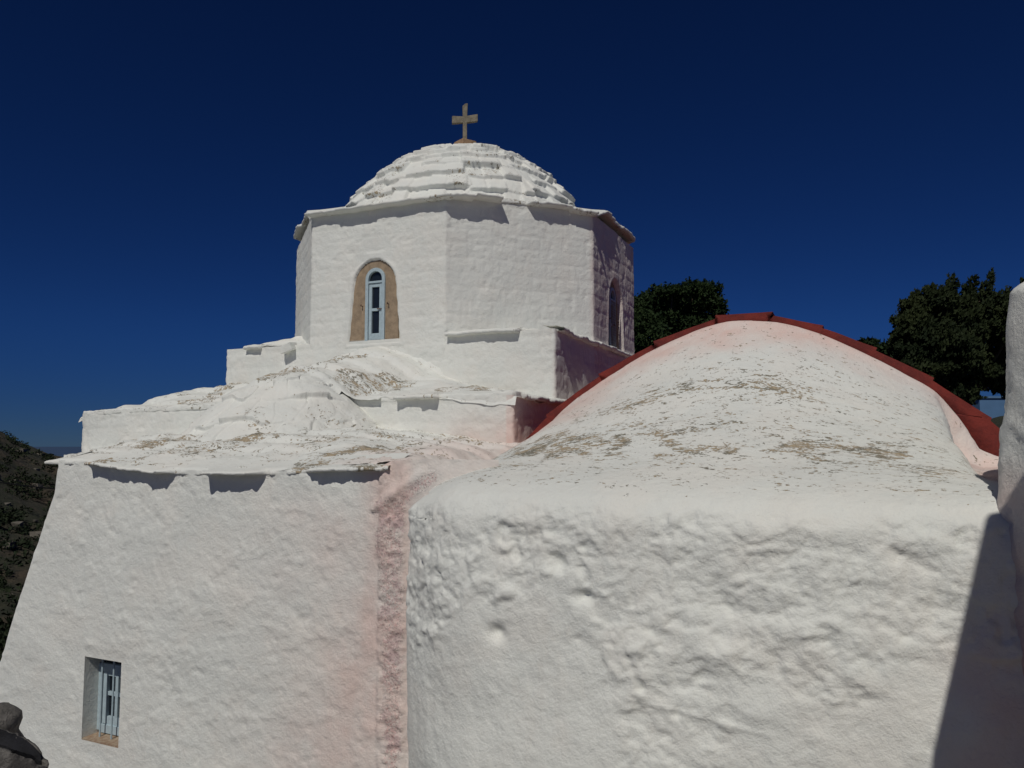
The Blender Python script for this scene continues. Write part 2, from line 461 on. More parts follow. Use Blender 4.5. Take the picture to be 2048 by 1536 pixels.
# ---- eaves: flat flagstones set round a tier, each strip one mesh with ragged edge
def eave(name, poly, rad, z, over, parent, step=.02, closed=False, rise=.16, inner=.30, th=.032, seed=1, rag=.012, matl='lime_roof', peel=.5, mask=False):
    P2, N2, s = path(poly, rad, step, closed)
    zz = z(P2, s) if callable(z) else np.full(len(s), float(z))
    ov = over(P2, s); ov0 = ov
    slab = np.floor(s/.42+.3*np.sin(s*3.1)); slab2 = np.floor(s/.27+.5)
    zj = (rnd(slab, slab*0, seed)-.5)*.018; oj = (rnd(slab2, slab2*0, seed+1)-.5)*.05
    q = np.stack([s*1.0, s*0+seed, s*0], -1)
    ov = np.where(ov > .001, np.maximum(ov+oj*.7*(ov > .03)+rag*fbm(q*9, 3, .6, seed), 0), ov-.0)
    zj = zj+.010*fbm(q*4, 3, .5, seed+5)
    prof = [(-inner, rise), (-inner*.66, rise*.66), (-inner*.33, rise*.36), (0, .02), (.5, .008), (.86, .002), (1, -.006), (1.0, -th*.5), (.97, -th), (.5, -th-.004), (0, -th-.006), (-.10, -th-.006)]
    cols = []
    for (a, h) in prof:
        o = a if a <= 0 else a*1.0
        off = np.where(a > 0, a*ov, a)+ (0 if a > 0 else 0)
        jj = zj*(1 if a >= 0 else max(0, 1+a/inner))
        cols.append(W(P2[:, 0]+N2[:, 0]*off, P2[:, 1]+N2[:, 1]*off, zz+h+jj))
    P = np.stack(cols, 1)
    P[:, :7] += (.006*fbm(P[:, :7]*9, 3, .5, seed+8))[..., None]*np.array([0, 0, 1.0])
    st = ST(P, g=peel*sst(-.05, .35, fbm(P*2.2, 3, .5, seed+9)))
    a = np.array([p[0] if p[0] <= 0 else p[0]*.1 for p in prof])
    uv = np.stack([np.broadcast_to(s[:, None], P.shape[:2]), np.broadcast_to(a[None], P.shape[:2])], -1)
    kp = np.repeat(((ov0 > .010) | (not mask))[:, None], len(prof)-1, 1); kp = kp if closed else kp[:-1]
    return grid(name, P, M[matl], parent, closed, uv, st, kp, flip=True)
def over_drum(P2, s):
    an = np.arctan2(P2[:, 1]-HW, P2[:, 0])    # face centres at -90+45k degrees
    d = np.degrees(an)
    o = np.full(len(s), .135); o = np.where((d > -22.5) & (d < 80), .05, o); o = np.where((d > -2) & (d < 8), .012, o); o = np.where((d < -112.5) | (d > 100), .012, o); o = np.where((d < -142) & (d > -170), .06, o)
    # bare stretch in the middle of the right hand front face
    x = (d+45)
    o = np.where((x > -7) & (x < 1.5), .012, o)
    o = np.where((x > -22.5) & (x <= -7), .16, o)
    return o
def z_drum(P2, s):
    d = np.degrees(np.arctan2(P2[:, 1]-HW, P2[:, 0]))
    rise = np.where((d > -60) & (d < -30), .03, 0)+.16*sst(-24, -10, d)*(d < 90)+.22*sst(-114, -128, d)*(d < -90)+.22*(d >= 90)
    return np.full(len(s), ZE+.0)+rise
eave('eave', octo, .05, z_drum, over_drum, church, .02, True, rise=.14, inner=.50, seed=3)

# ---- cross on the dome top
cr = MB(); zc = 4.43
CX = UX; CY = VX; Z3 = np.array([0, 0, 1.0]); c0 = W(0, HW, 0)
A_ = radians(8); CX = np.array([cos(A_), sin(A_), 0]); CY = np.array([-sin(A_), cos(A_), 0])
base = MB(); 
bx = cos(radians(28))*UX-sin(radians(28))*VX; by = sin(radians(28))*UX+cos(radians(28))*VX
base.box(c0+Z3*(zc+.085), bx, by, Z3, .125, .125, .075, .012)
CRS = empty('cross', c0+Z3*zc); CRS.parent = church; CRS.location = np.array(CRS.location)-np.array(church.location)
base.build('base_stone', M['base'], CRS, bevel=.01)
def P_(x, z): return c0+CX*x+Z3*(zc+z)-CY*.03
o = [(x*1.0, z*1.07+.03) for x, z in [(-.030, .09), (-.030, .395), (-.195, .375), (-.195, .485), (-.032, .487), (-.038, .64), (.0, .675), (.042, .685), (.034, .50), (.195, .535), (.195, .43), (.030, .40), (.034, .09)]]
cr.prism([P_(x, z) for x, z in o], CY*.06); cr.build('cross_stone', M['stone'], CRS, bevel=.006)
# cap slabs under the cross
cs = MB()
for i in range(5):
    a = i*1.257+.4; cs.box(c0+Z3*(zc-.030)+(CX*cos(a)+CY*sin(a))*.16, CX*cos(a)+CY*sin(a), -CX*sin(a)+CY*cos(a), Z3, .13, .11, .028, .014)
o_ = cs.build('cap_slab', M['lime_roof'], church, bevel=.015)

# ---- square base under the drum
sq = [(-HW, 2*HW), (-HW, 0), (HW, 0), (HW, 2*HW)]
ZQ = 1.27
ring_wall('base_wall', sq, .035, -.2, ZQ, .022, church, lambda P, S, Z, u, v: lump(P, .6, 60)+masonry(S, Z, P, .2, .33, .008, 8),
          stain=lambda P, S, Z, u, v: ST(P, r=.35*sst(HW-.05, HW, u)*sst(1.2, .2, Z)))
def slabs(a, b, wa, hb, seed, th=.03, miss=.2, P=None):
    w = .04*perlin(P*1.9, seed)+.02*perlin(P*6, seed+1)
    bb = (b+w)/hb; row = np.floor(bb); f = bb-row
    aa = (a+w)/wa+rnd(row, row*0, seed)*9; col = np.floor(aa); fa = aa-col
    r1 = rnd(row, col, seed+2); r2 = rnd(row, col, seed+3)
    h = th*f*(1-.7*(r2 < miss))+(r1-.5)*th*.8-.3*th*np.exp(-(np.minimum(fa, 1-fa)*wa/.012)**2)
    return h, r1, r2, f
def rect_roof(name, u0, u1, v0, v1, step, zf, parent, seed, slab=None, amp=1, peel=.3, uvdir='front'):
    nu = int((u1-u0)/step); nv = int((v1-v0)/step)
    u, v = np.meshgrid(np.linspace(u0, u1, nu), np.linspace(v0, v1, nv), indexing='ij')
    z = zf(u, v); P = W(u, v, z)
    h = np.zeros_like(z); r2 = h+.5
    if slab: h, r1, r2, f = slabs(u, -v, slab[0], slab[1], seed, slab[2], P=P); h = blur(h, 1)
    P[..., 2] += h+amp*(.014*fbm(P*2.2, 4, .5, seed+40))
    st = ST(P, g=peel*sst(.0, .35, fbm(P*np.array([1.6, 1.6, 1.6]), 3, .5, seed+50)))
    return grid(name, P, M['lime_roof'], parent, False, np.stack([u, v], -1), st)
# corner ledges around the drum foot
rect_roof('ledge_roof', -HW+.005, HW-.005, .005, 2*HW-.005, .03,
          lambda u, v: ZQ-.035+np.where(u < 0, .36, .24)*np.minimum(np.minimum(HW+.02-np.abs(u), v+.02), 1.2)+.0*u, church, 71, (.35, .3, .03), 1, .35)
def over_sq(P2, s):
    u, v = P2[:, 0], P2[:, 1]; o = np.full(len(s), .004)
    fr = v < .02
    o = np.where(fr & (u > 1.0) & (u < 1.93), .085, o)
    o = np.where(fr & (u > -2.0) & (u < -1.75), .07, o)
    o = np.where((u > HW-.02) & (v > .05) & (v < 3.5), .05+.07*(rnd(np.floor(v/.23), np.floor(v/.23)*0, 5)), o)
    return o
eave('ledge_slab', sq, .05, lambda P2, s: ZQ+.015+0*s, over_sq, church, .015, False, rise=.05, inner=.2, th=.035, seed=14, peel=.3, mask=True)

# ---- second tier: walls, hipped slab roof, apse conch
V2 = -1.35; UL = -3.3; UR = 2.44
t2 = [(UL-.3, 5.6), (UL, V2-.05), (UR, V2), (UR, 5.6)]
def eave2(u, v=None): return np.interp(u, [UL, -1.3, 0, 1.2, UR], [.36, .42, .44, .45, .45])
RCN = 1.26
def conch(u, v):
    vv = np.minimum(v-V2, 0)
    uu = u/(1+.25*np.clip(v-V2, 0, 2))
    r = np.sqrt(uu*uu+vv*vv)/RCN
    z = -.05+.82*(1-np.clip(r, 0, 1)**1.5)+.0*r
    z = np.where(r > 1, -.5, z)
    return z+.30*np.clip(v-V2, 0, 2)
def plane2(u, v):
    f = eave2(u)+.30*(v-V2)
    r = eave2(u)+.20*(UR-u)
    l = eave2(u)+.46*(u-UL)
    return smin(smin(f, r, .05), l, .08)
def roof2(u, v):
    return smax(plane2(u, v), conch(u, v), .07)
ring_wall('tier_wall', t2, [.1, .16, .035, .1], -.6, lambda P2, s: np.where((np.abs(P2[:, 0]) < 1.10) & (P2[:, 1] < V2+.2), roof2(P2[:, 0], V2+0*P2[:, 0])-.005, eave2(P2[:, 0])+.012), .02, church,
          lambda P, S, Z, u, v: lump(P, .7, 90)+masonry(S, Z, P, .2, .35, .006, 9), closed=False,
          stain=lambda P, S, Z, u, v: ST(P, r=.75*sst(.9, UR, u)*sst(.45, -.1, Z)+.85*(u > UR-.06)*.5))
def tier2_roof():
    u, v = np.meshgrid(np.linspace(UL-.04, UR+.03, 330), np.linspace(V2-.75, .12, 150), indexing='ij')
    z = roof2(u, v)-2.2*np.clip(V2+.012-v, 0, .04)*sst(1.5, 2.1, np.abs(u)); P = W(u, v, z); h, r1, r2, f = slabs(u, -v, .42, .36, 23, .045, P=P)
    r = np.arctan2(u, -(v-.4)); 
    P[..., 2] += blur(h, 2)*(1-.8*sst(.9, 1.3, u))+.034*fbm(P*2.4, 4, .55, 24)
    st = ST(P, g=.12+.55*sst(.05, .3, fbm(P*1.5, 3, .5, 25)), r=.0)
    P[..., 2] += .03*(v < V2)*sst(.7, .3, np.hypot(u, v-V2))
    kp = (v > V2-.030-.06*(np.abs(u) < 1.02)) | (np.hypot(u, v-V2)+.06*perlin(P*3, 26) < .60)
    grid('tier_roof', P, M['lime_roof'], church, False, np.stack([u, v*1.0], -1), st, kp[:-1, :-1])
    # strip behind, on the left and right of the base
    for (a, b) in ((UL-.3, -HW+.05), (HW-.05, UR+.03)):
        u, v = np.meshgrid(np.linspace(a, b, 40), np.linspace(.10, 5.6, 200), indexing='ij')
        P = W(u, v, plane2(np.minimum(np.maximum(u, UL), UR), v*0+.12)+.02*perlin(W(u, v, 0)*2, 4))
        grid('side_roof', P, M['lime_roof'], church, False, np.stack([u, v], -1), ST(P, g=.3))
tier2_roof()
def conch_mesh():
    na, nr = 640, 260
    an = np.linspace(-pi/2-1.62, -pi/2+1.62, na)[:, None]; r = np.linspace(0, RCN, nr)[None]**.85*RCN**.15
    an, r = np.broadcast_arrays(an, r)
    u = r*np.cos(an); v = V2+r*np.sin(an)
    z = conch(u, np.minimum(v, V2)); z = np.where(v > V2, conch(u, np.full_like(v, V2)), z)
    P = W(u, v, z); q = W(u, v, z*0)
    # radial slabs: one band of tall slabs at the foot, broken courses above
    bb = (r+.13*perlin(q*1.8, 31)+.04*perlin(q*6, 39)+.09)/.27; row = np.floor(bb); f = bb-row
    n = np.where(row >= 3, 12., 8.); aa = (an+pi)/pi*n+rnd(row, row*0, 32)*5+.9*perlin(q*2.6, 33); col = np.floor(aa); fa = aa-col
    r1 = rnd(row, col, 34); r2 = rnd(row, col, 35)
    h = .040*f*(rnd(row, col, 41) > .3)+(r1-.5)*.075-.012*np.exp(-(np.minimum(fa, 1-fa)/.04)**2)
    h = blur(h, 3)*sst(0.02, .3, r)*(.35+.9*sst(-.3, .3, fbm(q*1.7, 2, .5, 42)))
    N = normals(P)
    h = .85*h+.024*fbm(P*2.2, 4, .52, 36)+.3*plates(P, 43)+.018-.03*sst(.6, .2, r)
    P = P-N*h[..., None]*np.sign(N[..., 2:3]+1e-9)*-1
    st = ST(P, g=.35*sst(.0, .3, fbm(P*2.6, 3, .5, 37)))
    grid('conch_roof', P, M['lime_roof'], church, False, np.stack([an*1.0, r], -1), st)
    # low drum under the conch
    P2 = np.stack([RCN*np.cos(an[:, 0]), V2+RCN*np.sin(an[:, 0])], 1)
    Z = np.linspace(-.6, -.08, 30)
    P = W(P2[:, 0, None]*np.ones(30), P2[:, 1, None]*np.ones(30), Z[None]*np.ones((na, 1)))
    N = normals(P); P = P+N*(.015*fbm(P*3, 3, .5, 38))[..., None]
    grid('conch_wall', P, M['lime'], church, False, None, ST(P))
conch_mesh()
def over_t2(P2, s):
    u, v = P2[:, 0], P2[:, 1]; o = np.full(len(s), .004); fr = v < V2+.03
    o = np.where(fr & (u > 1.20) & (u < 1.66), .085, o)
    o = np.where((u > UR-.02) & (v > V2+.2), .04+.08*rnd(np.floor(v/.17), np.floor(v/.17)*0, 6), o)
    return o
eave('tier_slab', t2, [.1, .16, .06, .1], lambda P2, s: eave2(P2[:, 0])+.02, over_t2, church, .015, False, rise=.05, inner=.2, th=.032, seed=17, peel=.35)

# ---- lowest tier: the big wall with the barred window, slab roof above
V3 = -3.3
LX = -1.0
t3 = [(-3.75, 6.0), (-3.75, -1.05), (LX, V3), (.46, V3-.03), (3.2, V3+.02)]
t3e = t3[:4]+[(2.40, V3+.010)]
def eave3(u): return np.interp(u, [-4, LX, -.5, .46, 1.3, 1.75, 2.7], [-.19, -.175, -.185, -.235, -.235, -.20, -.16])
GUT0, GUT1 = 2.31, 2.52
def move3(P2, s, Z):
    h = np.clip(-.42-Z, 0, 9); w = sst(LX+.30, LX, P2[:, 0])*1.0
    return -.41*w[:, None]*h-.18*w[:, None]*np.clip(-.2-Z, 0, .22), 0
def disp3(P, S, Z, u, v):
    d = lump(P, .55, 110)+.012*fbm(P*.9, 3, .5, 130)
    d += .005*sst(.15, .5, fbm(P*np.array([2.4, 2.4, 3.4]), 4, .6, 140))
    e = np.maximum(np.abs(u-(-.343))-.222, np.maximum(Z-(-1.735), -2.41-Z))
    d = d*sst(.0, .09, e)
    k = sst(1.95, 2.27, u)
    st = (u > GUT0)*(u < GUT1)
    dg = np.abs((u-2.32)*.55-(Z+.40)*.835); d += .018*sst(.05, .0, dg)*(u > 2.25)*(u < 2.66)*(Z < -.15)*(Z > -.45)
    d += k*.015+st*(.018+.014*fbm(P*26, 3, .7, 150)+.010*perlin(P*9, 151))
    return d
def stain3(P, S, Z, u, v):
    n = fbm(P*1.3, 4, .5, 160)
    fall = sst(.7, 2.4, u+.35*n)
    r = .46*fall*sst(-.22, -.5, Z)*(1+.5*n)
    r = np.maximum(r, .7*sst(1.95, 2.3, u+.1*n)*(1-.5*sst(2.5, 2.62, u)))
    ed = .05*fbm(P*9, 3, .6, 161)
    b = sst(GUT0-.02, GUT0+.04, u+ed+.05*(Z+1))*sst(GUT1+.02, GUT1-.06, u+ed)*sst(-.33, -.40, Z)
    seg = .72+.28*rnd(np.floor(Z/.42+.3), np.floor(Z/.42+.3)*0, 7)
    dg = np.abs((u-2.40)*.55-(Z+.42)*.835); b = np.maximum(b*seg, .8*sst(.07, .02, dg)*(u > 2.3)*(u < 2.75)*(Z < -.18))
    return ST(P, r=np.clip(r, 0, 1), b=b, g=.0)
WU0, WU1, WZ0, WZ1 = -.560, -.124, -2.405, -1.740
def snap3():
    P2, N2, s = path(t3, [.3, .3, .10, .3, .3], .016, False)
    return P2
def build_t3():
    global t3
    zt = 0
    # split the lines exactly on the window edges
    P2, N2, s = path(t3, [.3, .3, .10, .3, .3], .016, False)
    fr = (P2[:, 1] < V3+.03)
    for uu in (WU0, WU1):
        i = np.argmin(np.abs(np.where(fr, P2[:, 0], 99)-uu)); P2[i, 0] = uu
    s = np.concatenate([[0], np.cumsum(np.linalg.norm(np.diff(P2, axis=0), axis=1))])
    zrow = np.concatenate([np.linspace(GROUND-.1, -3.2, 40)[:-1], np.linspace(-3.2, WZ0, 44)[:-1], np.linspace(WZ0, WZ1, 44)[:-1], np.linspace(WZ1, -.40, 86)])
    ztop = eave3(P2[:, 0])+.02+.045*sst(2.30, 2.42, P2[:, 0])
    Z = np.concatenate([np.broadcast_to(zrow, (len(s), len(zrow))), -.40+(ztop[:, None]+.40)*np.linspace(.08, 1, 13)[None]], 1)
    u = P2[:, 0, None]+0*Z; v = P2[:, 1, None]+0*Z
    mu, mv = move3(P2, s, Z); u = u+mu; v = v+mv
    P = W(u, v, Z); N = normals(P); S = np.broadcast_to(s[:, None], Z.shape)
    P = P+N*disp3(P, S, Z, u, v)[..., None]
    # jagged: no displacement exactly on the reveal edge
    cu = (u[:-1, :-1]+u[1:, 1:])/2; cz = (Z[:-1, :-1]+Z[1:, 1:])/2; cv = v[:-1, :-1]
    hole = (cu > WU0) & (cu < WU1) & (cz > WZ0) & (cz < WZ1) & (cv < V3+.1)
    grid('apse_wall', P, M['lime'], church, False, np.stack([S, Z], -1), stain3(P, S, Z, u, v), ~hole)
build_t3()
def roof3(u, v):
    f = eave3(u)+.36*(v-V3)
    cap = np.interp(u, [-4, -1, 0, 1.1, 2.4, 3.2], [-.02, .10, .13, .13, -.01, -.05])
    l = eave3(u)+.30*((u-(-3.75))*.633+(v+1.05)*.774)
    z = smin(smin(f, cap+.04*(v-V2), .10), l+.02, .05)
    return z-.55*np.clip(u-2.50, 0, 1)-.6*np.clip(u-2.62, 0, 1)
def tier3_roof():
    P2, N2, s = path([(-3.75, 1.0), (-3.75, -1.05), (LX, V3), (.46, V3-.03), (3.3, V3+.02)], [.2, .2, .10, .3, .2], .017, False)
    t = np.linspace(0, 1, 110)
    ce = np.stack([np.clip(P2[:, 0]*.93, -3.1, 3.0), np.where(P2[:, 1] > -1.2, P2[:, 1], -.9)], 1)
    ce[:, 0] = np.where(P2[:, 1] > -1.2, -3.1, ce[:, 0])
    u = P2[:, 0, None]*(1-t)+ce[:, 0, None]*t; v = P2[:, 1, None]*(1-t)+ce[:, 1, None]*t
    z = roof3(u, v); P = W(u, v, z)
    dist = t[None]*np.linalg.norm(ce-P2, axis=1)[:, None]; S = np.broadcast_to(s[:, None], u.shape)
    h, r1, r2, f = slabs(S, -dist, .52, .27, 43, .034, P=P)
    P[..., 2] += blur(h, 2)+.026*fbm(P*2.6, 4, .55, 44)+plates(P, 46)
    g = .30+.62*sst(.0, .35, fbm(P*1.9, 3, .5, 45))*sst(1.5, .2, dist)+.25*(r2 > .8)
    r = .45*sst(1.7, 2.4, u+.2*perlin(P*2, 3))
    grid('apse_roof', P, M['lime_roof'], church, False, np.stack([S, dist], -1), ST(P, g=g*sst(2.9, 2.2, u), r=r), flip=True)
tier3_roof()
def over_t3(P2, s):
    u = P2[:, 0]; o = np.full(len(s), .006); fr = P2[:, 1] < V3+.2
    rg = .02*np.sin(u*9)
    def bar(a, b, w0, w1, h): return h*sst(a, a+w0, u)*sst(b, b-w1, u)*fr
    o = o+bar(-.58, .46, .06, .16, .085)+bar(.74, 1.34, .05, .12, .105)+bar(1.68, 2.64, .05, .1, .075)+rg*.5*fr*(o > 0)
    o = np.maximum(o, .004)
    o = np.where(u < LX-.03, .10, o)
    return o
eave('apse_slab', t3e, [.3, .3, .10, .3, .3], lambda P2, s: eave3(P2[:, 0])+.030, over_t3, church, .012, False, rise=.09, inner=.25, th=.022, seed=29, peel=.75, rag=.03)

# loose flagstones mortared on the roofs
def flag(u, v, z, hu, hv, hz, rot=0, tilt=0, name='flagstone', tv=0):
    m = MB(); c_, s_ = cos(rot), sin(rot); ex = UX*c_+VX*s_; ey = -UX*s_+VX*c_
    ez = np.array([0, 0, 1.0])-ex*tilt-ey*tv; ez /= np.linalg.norm(ez); ex = ex-ez*(ex@ez); ey = ey-ez*(ey@ez)
    ex /= np.linalg.norm(ex); ey /= np.linalg.norm(ey)
    m.box(W(u, v, z), ex, ey, ez, hu, hv, hz, .008)
    return m.build(name, M['lime_roof'], church, bevel=.008)
for a in ((-1.28, -.03, 1.235, .085, .09, .05, .1, .35, 'flagstone', .2), 

         
          
          (2.47, 1.0, .49, .10, .12, .02, 0, 0, 'flagstone', 0), (2.47, .55, .50, .09, .10, .02, 0, .1, 'flagstone', 0)):
    flag(*a)

# ---- barred window of the low wall
rv = MB()
DP = .15
def wl(u, v, z): return W(u, V3+v, z)
low = empty('window', W((WU0+WU1)/2, V3, WZ0)); low.parent = church; low.location = np.array(low.location)-np.array(church.location)
def reveal():
    n = 26; pts = []
    A = []
    m = MB()
    # left, top, right, bottom plates as thick boxes behind the wall skin
    Zc = (WZ0+WZ1)/2; Uc = (WU0+WU1)/2
    for (uc, zc_, hu, hz) in ((WU0-.03, Zc, .03, (WZ1-WZ0)/2+.06), (WU1+.03, Zc, .03, (WZ1-WZ0)/2+.06), (Uc, WZ1+.03, (WU1-WU0)/2-.0, .03)):
        m.box(wl(uc, .012+DP/2+.02-.008, zc_), UX, VX, Z3, hu, DP/2+.03, hz)
    m.build('reveal', M['lime'], low)
    m = MB(); m.box(wl(Uc, DP/2+.012, WZ0-.012), UX, VX, Z3, (WU1-WU0)/2-.001, DP/2+.02, .022, .004); m.build('sill', M['sill'], low)
    b = MB(); b.box(wl(Uc, DP+.055, Zc), UX, VX, Z3, (WU1-WU0)/2+.05, .01, (WZ1-WZ0)/2+.05); b.build('backing', M['glass'], low)
reveal()
def lowwin():
    f = MB(); Uc = (WU0+WU1)/2-.012; hw = .185
    y = DP
    for a in (-hw, hw): f.box(wl(Uc+a, y, -2.10), UX, VX, Z3, .022, .022, .27)
    f.box(wl(Uc, y, -1.855), UX, VX, Z3, hw-.022, .021, .032)
    f.box(wl(Uc, y, -2.352), UX, VX, Z3, hw-.022, .021, .035)
    f.build('frame', M['blue'], low, bevel=.003)
    s = MB()
    for a in (-.130, .130): s.box(wl(Uc+a, y-.002, -2.10), UX, VX, Z3, .024, .014, .212)
    s.box(wl(Uc, y-.001, -2.10), UX, VX, Z3, .016, .012, .21)
    for z, h in ((-1.905, .017), (-2.065, .016), (-2.285, .035)): s.box(wl(Uc, y+.0, z), UX, VX, Z3, .106, .012, h)
    s.build('sash', M['blue'], low, bevel=.002)
    for i in (-1, 1):
        for z0, z1 in ((-2.05, -1.921), (-2.252, -2.08)):
            g = MB(); g.box(wl(Uc+i*.061, y+.012, (z0+z1)/2), UX, VX, Z3, .048, .003, (z1-z0)/2+.002); g.build('pane', M['glass'], low)
    g = MB(); g.box(wl(Uc, y+.015, -1.78), UX, VX, Z3, hw, .004, .045); g.build('pane', M['glass'], low)
    for a in (-.10, .035, .165):
        b = MB(); b.tube([wl(Uc+a, y-.075, -1.745), wl(Uc+a, y-.075, -2.395)], .0075, 8); b.build('bar', M['blue'], low)
lowwin()

# ================================================================== SIDE CHAPEL (barrel vault with red tiles)
chapel = empty('side_chapel', W(4.3, -1.2, GROUND))
tag(chapel, 'whitewashed side chapel with lumpy battered front wall and red tiled barrel roof', 'chapel')
ZS = -.225; VF = -4.0; VA = -1.26
AU = np.array([2.40, 2.556, 2.996, 3.463, 3.907, 4.329, 4.50, 4.728, 5.283, 5.65, 5.938, 6.179, 6.5])
AZR = np.array([-.16, -.01, .382, .68, .895, 1.026, 1.035, 1.012, .784, .56, .335, -.073, -.6])
def herm(u, X, Y):
    m = np.gradient(Y, X); i = np.clip(np.searchsorted(X, u)-1, 0, len(X)-2); h = X[i+1]-X[i]; t = np.clip((u-X[i])/h, 0, 1)
    return (2*t**3-3*t**2+1)*Y[i]+(t**3-2*t**2+t)*h*m[i]+(3*t*t-2*t**3)*Y[i+1]+(t**3-t*t)*h*m[i+1]
def arcz(u): return herm(np.asarray(u, float), AU, AZR)
def chapel_mesh():
    front, N2, s = path([(2.60, -3.12), (2.66, -3.55), (3.15, -3.90), (4.2, -4.01), (6.10, -4.03)], [0, .32, .9, 1.2, 0], .012, False)
    n = len(front)
    # rows: wall from below ground level to the shoulder, then rounding, then slope up to the arch line
    zw = np.concatenate([np.linspace(GROUND-.1, -2.6, 40)[:-1], np.linspace(-2.6, ZS-.22, 205)])
    u = []; v = []; z = []
    dzt = .00*front[:, 0]
    sh = ZS+dzt-.07*sst(3.1, 2.55, front[:, 0])
    for zz in zw:
        b = .07*(ZS-.22-zz)*sst(2.7, 3.8, front[:, 0])
        u.append(front[:, 0]+N2[:, 0]*b); v.append(front[:, 1]+N2[:, 1]*b); z.append(np.full(n, zz)+dzt)
    nwall = len(zw)
    NR = 24; AE = 1.15; rr_ = .21; RI = rr_*(1-cos(AE)); 
    for k in range(1, NR):
        a = k/(NR-1)*AE
        u.append(front[:, 0]-N2[:, 0]*rr_*(1-cos(a))); v.append(front[:, 1]-N2[:, 1]*rr_*(1-cos(a))); z.append(sh-.22+rr_*sin(a)*.98+.0)
    sh = z[-1]
    fu = front[:, 0]-N2[:, 0]*RI; fv = front[:, 1]-N2[:, 1]*RI
    # back line
    q = s/s[-1]
    bu = np.interp(front[:, 0], [2.60, 2.67, 3.6, 5.95, 6.10], [2.44, 2.56, 3.50, 6.33, 6.6])
    bu = np.where(front[:, 0] < 2.67, np.interp(s, [0, .45], [2.44, 2.62]), bu)
    bu = np.maximum.accumulate(bu)
    bz = arcz(bu)
    bz = np.where(bu > 6.15, arcz(6.15)-(bu-6.15)*.6, bz)
    for k in range(1, 190):
        t = (k/189)**1.0
        uu = fu*(1-t)+bu*t; vv = fv*(1-t)+VA*t
        g = .27*t+.73*t**1.9
        base = (sh+.050*(1-math.exp(-t/.05)))*(1-t)+(-.02)*t
        up = np.clip(arcz(np.clip(bu, 2.4, 6.5))+.02, -.02, 9)
        zz = base+up*g
        # steep right hand side falling to the saddle
        dr = sst(5.87, 5.99, uu)*sst(0, .35, t)*(1-sst(.93, 1.0, t))*.36
        zz = zz-dr*np.clip(zz+.2, 0, 1)/.5
        zz = np.where(t > .96, zz*(1-(t-.96)/.04)+(bz)*((t-.96)/.04), zz)
        u.append(uu); v.append(vv); z.append(zz)
    u = np.array(u).T; v = np.array(v).T; z = np.array(z).T
    P = W(u, v, z); N = normals(P)
    S = np.broadcast_to(s[:, None], u.shape)
    up = np.clip(N[..., 2], 0, 1)
    rough = 1-sst(.35, .8, up)
    # wall relief: boulders under lime, pits, creases
    Pw = P+.07*np.stack([perlin(P*2.1, 200), perlin(P*2.1, 201), perlin(P*2.1, 202)], -1)
    big = .026*fbm(Pw*1.15, 3, .5, 210)
    cr = np.abs(perlin(Pw*3.1, 220)); cr2 = np.abs(perlin(Pw*6.1+5, 221))
    zone = sst(.0, .42, fbm(P*.9, 3, .5, 230)+.34*sst(-1.2, -.6, z)+.16*sst(4.2, 3.2, u)-.12)
    rg_ = fbm(Pw*np.array([4.6, 4.6, 7.0]), 5, .62, 240)
    med = zone*(.012*rg_+.016*np.minimum(rg_, 0))+plates(P*.8, 245)*(.35+1.3*zone)*1.25
    med += zone*.006*(sst(0, .16, cr2)-1)*sst(.1, .3, rg_+.2)
    med += .005*fbm(Pw*4.5, 4, .6, 241)
    fine = .0045*fbm(P*np.array([16, 16, 11]), 3, .65, 250)*(.4+zone)
    pit = -.022*sst(.45, .60, fbm(P*5.2, 2, .4, 260))*(.15+.85*zone)+.015*sst(.45, .62, fbm(P*5.6, 2, .4, 261))*(.3+.7*zone)
    for (cu_, cz_, sx, sz, hh) in ((5.12, -.86, .10, .07, .035), (5.22, -.80, .05, .04, .03), (5.10, -.96, .05, .05, .025), (4.72, -.98, .11, .06, .03), (4.85, -1.22, .14, .05, .016), (3.50, -1.02, .05, .04, -.05), (3.86, -.62, .05, .04, -.05), (4.02, -.78, .05, .03, -.045)):
        pit = pit+hh*1.2*np.exp(-((u-cu_)/sx)**2-((z-cz_)/sz)**2)
    ln = np.exp(-((z+1.27+.05*(u-4.3)+.02*np.sin(u*4))/.010)**2)*sst(4.2, 4.3, u)*sst(5.0, 4.8, u); pit = pit+.010*ln
    d = (big+med*.72+pit*.75)*rough+fine*(.35+.65*rough)+.010*fbm(P*1.7, 3, .5, 270)*(1-rough)
    P = P+N*d[..., None]
    # stains
    n1 = fbm(P*1.1, 4, .5, 280); n2 = fbm(P*3.2, 4, .55, 281)
    tt = np.zeros(u.shape[1]); k0 = nwall+NR-1; tt[k0:] = np.linspace(0, 1, u.shape[1]-k0); T = np.broadcast_to(tt, u.shape)
    top = sst(.0, .03, T)
    edge = sst(.80, .99, T+.05*n2)                        # pink band under the red tiles
    edge = np.maximum(edge, sst(4.0, 2.75, u)*sst(.45, .8, T+.1*n2))
    r = .95*edge*(1-.4*sst(4.7, 5.7, u))
    r = np.maximum(r, .75*sst(5.88, 6.0, u)*sst(.10, .22, T))
    r = np.maximum(r, .55*sst(5.55, 5.85, u)*(1-top)*sst(-.3, .2, n1))
    r = np.maximum(r, .42*(1-top)*sst(2.75, 2.55, u))
    band1 = np.exp(-((T-.30-.06*n1)/.13)**2)*sst(2.7, 3.3, u)*sst(5.88, 5.75, u)
    band2 = np.exp(-((T-.62-.07*n1)/.06)**2)*sst(3.2, 3.8, u)*sst(5.3, 4.8, u)
    lft = sst(3.9, 3.3, u)*np.exp(-((T-.52)/.25)**2)
    G = top*(.27+.50*band1*sst(-.25, .25, n2+.2*n1)+.34*band2+.45*lft*sst(-.2, .3, n2))*(1-edge*.6)
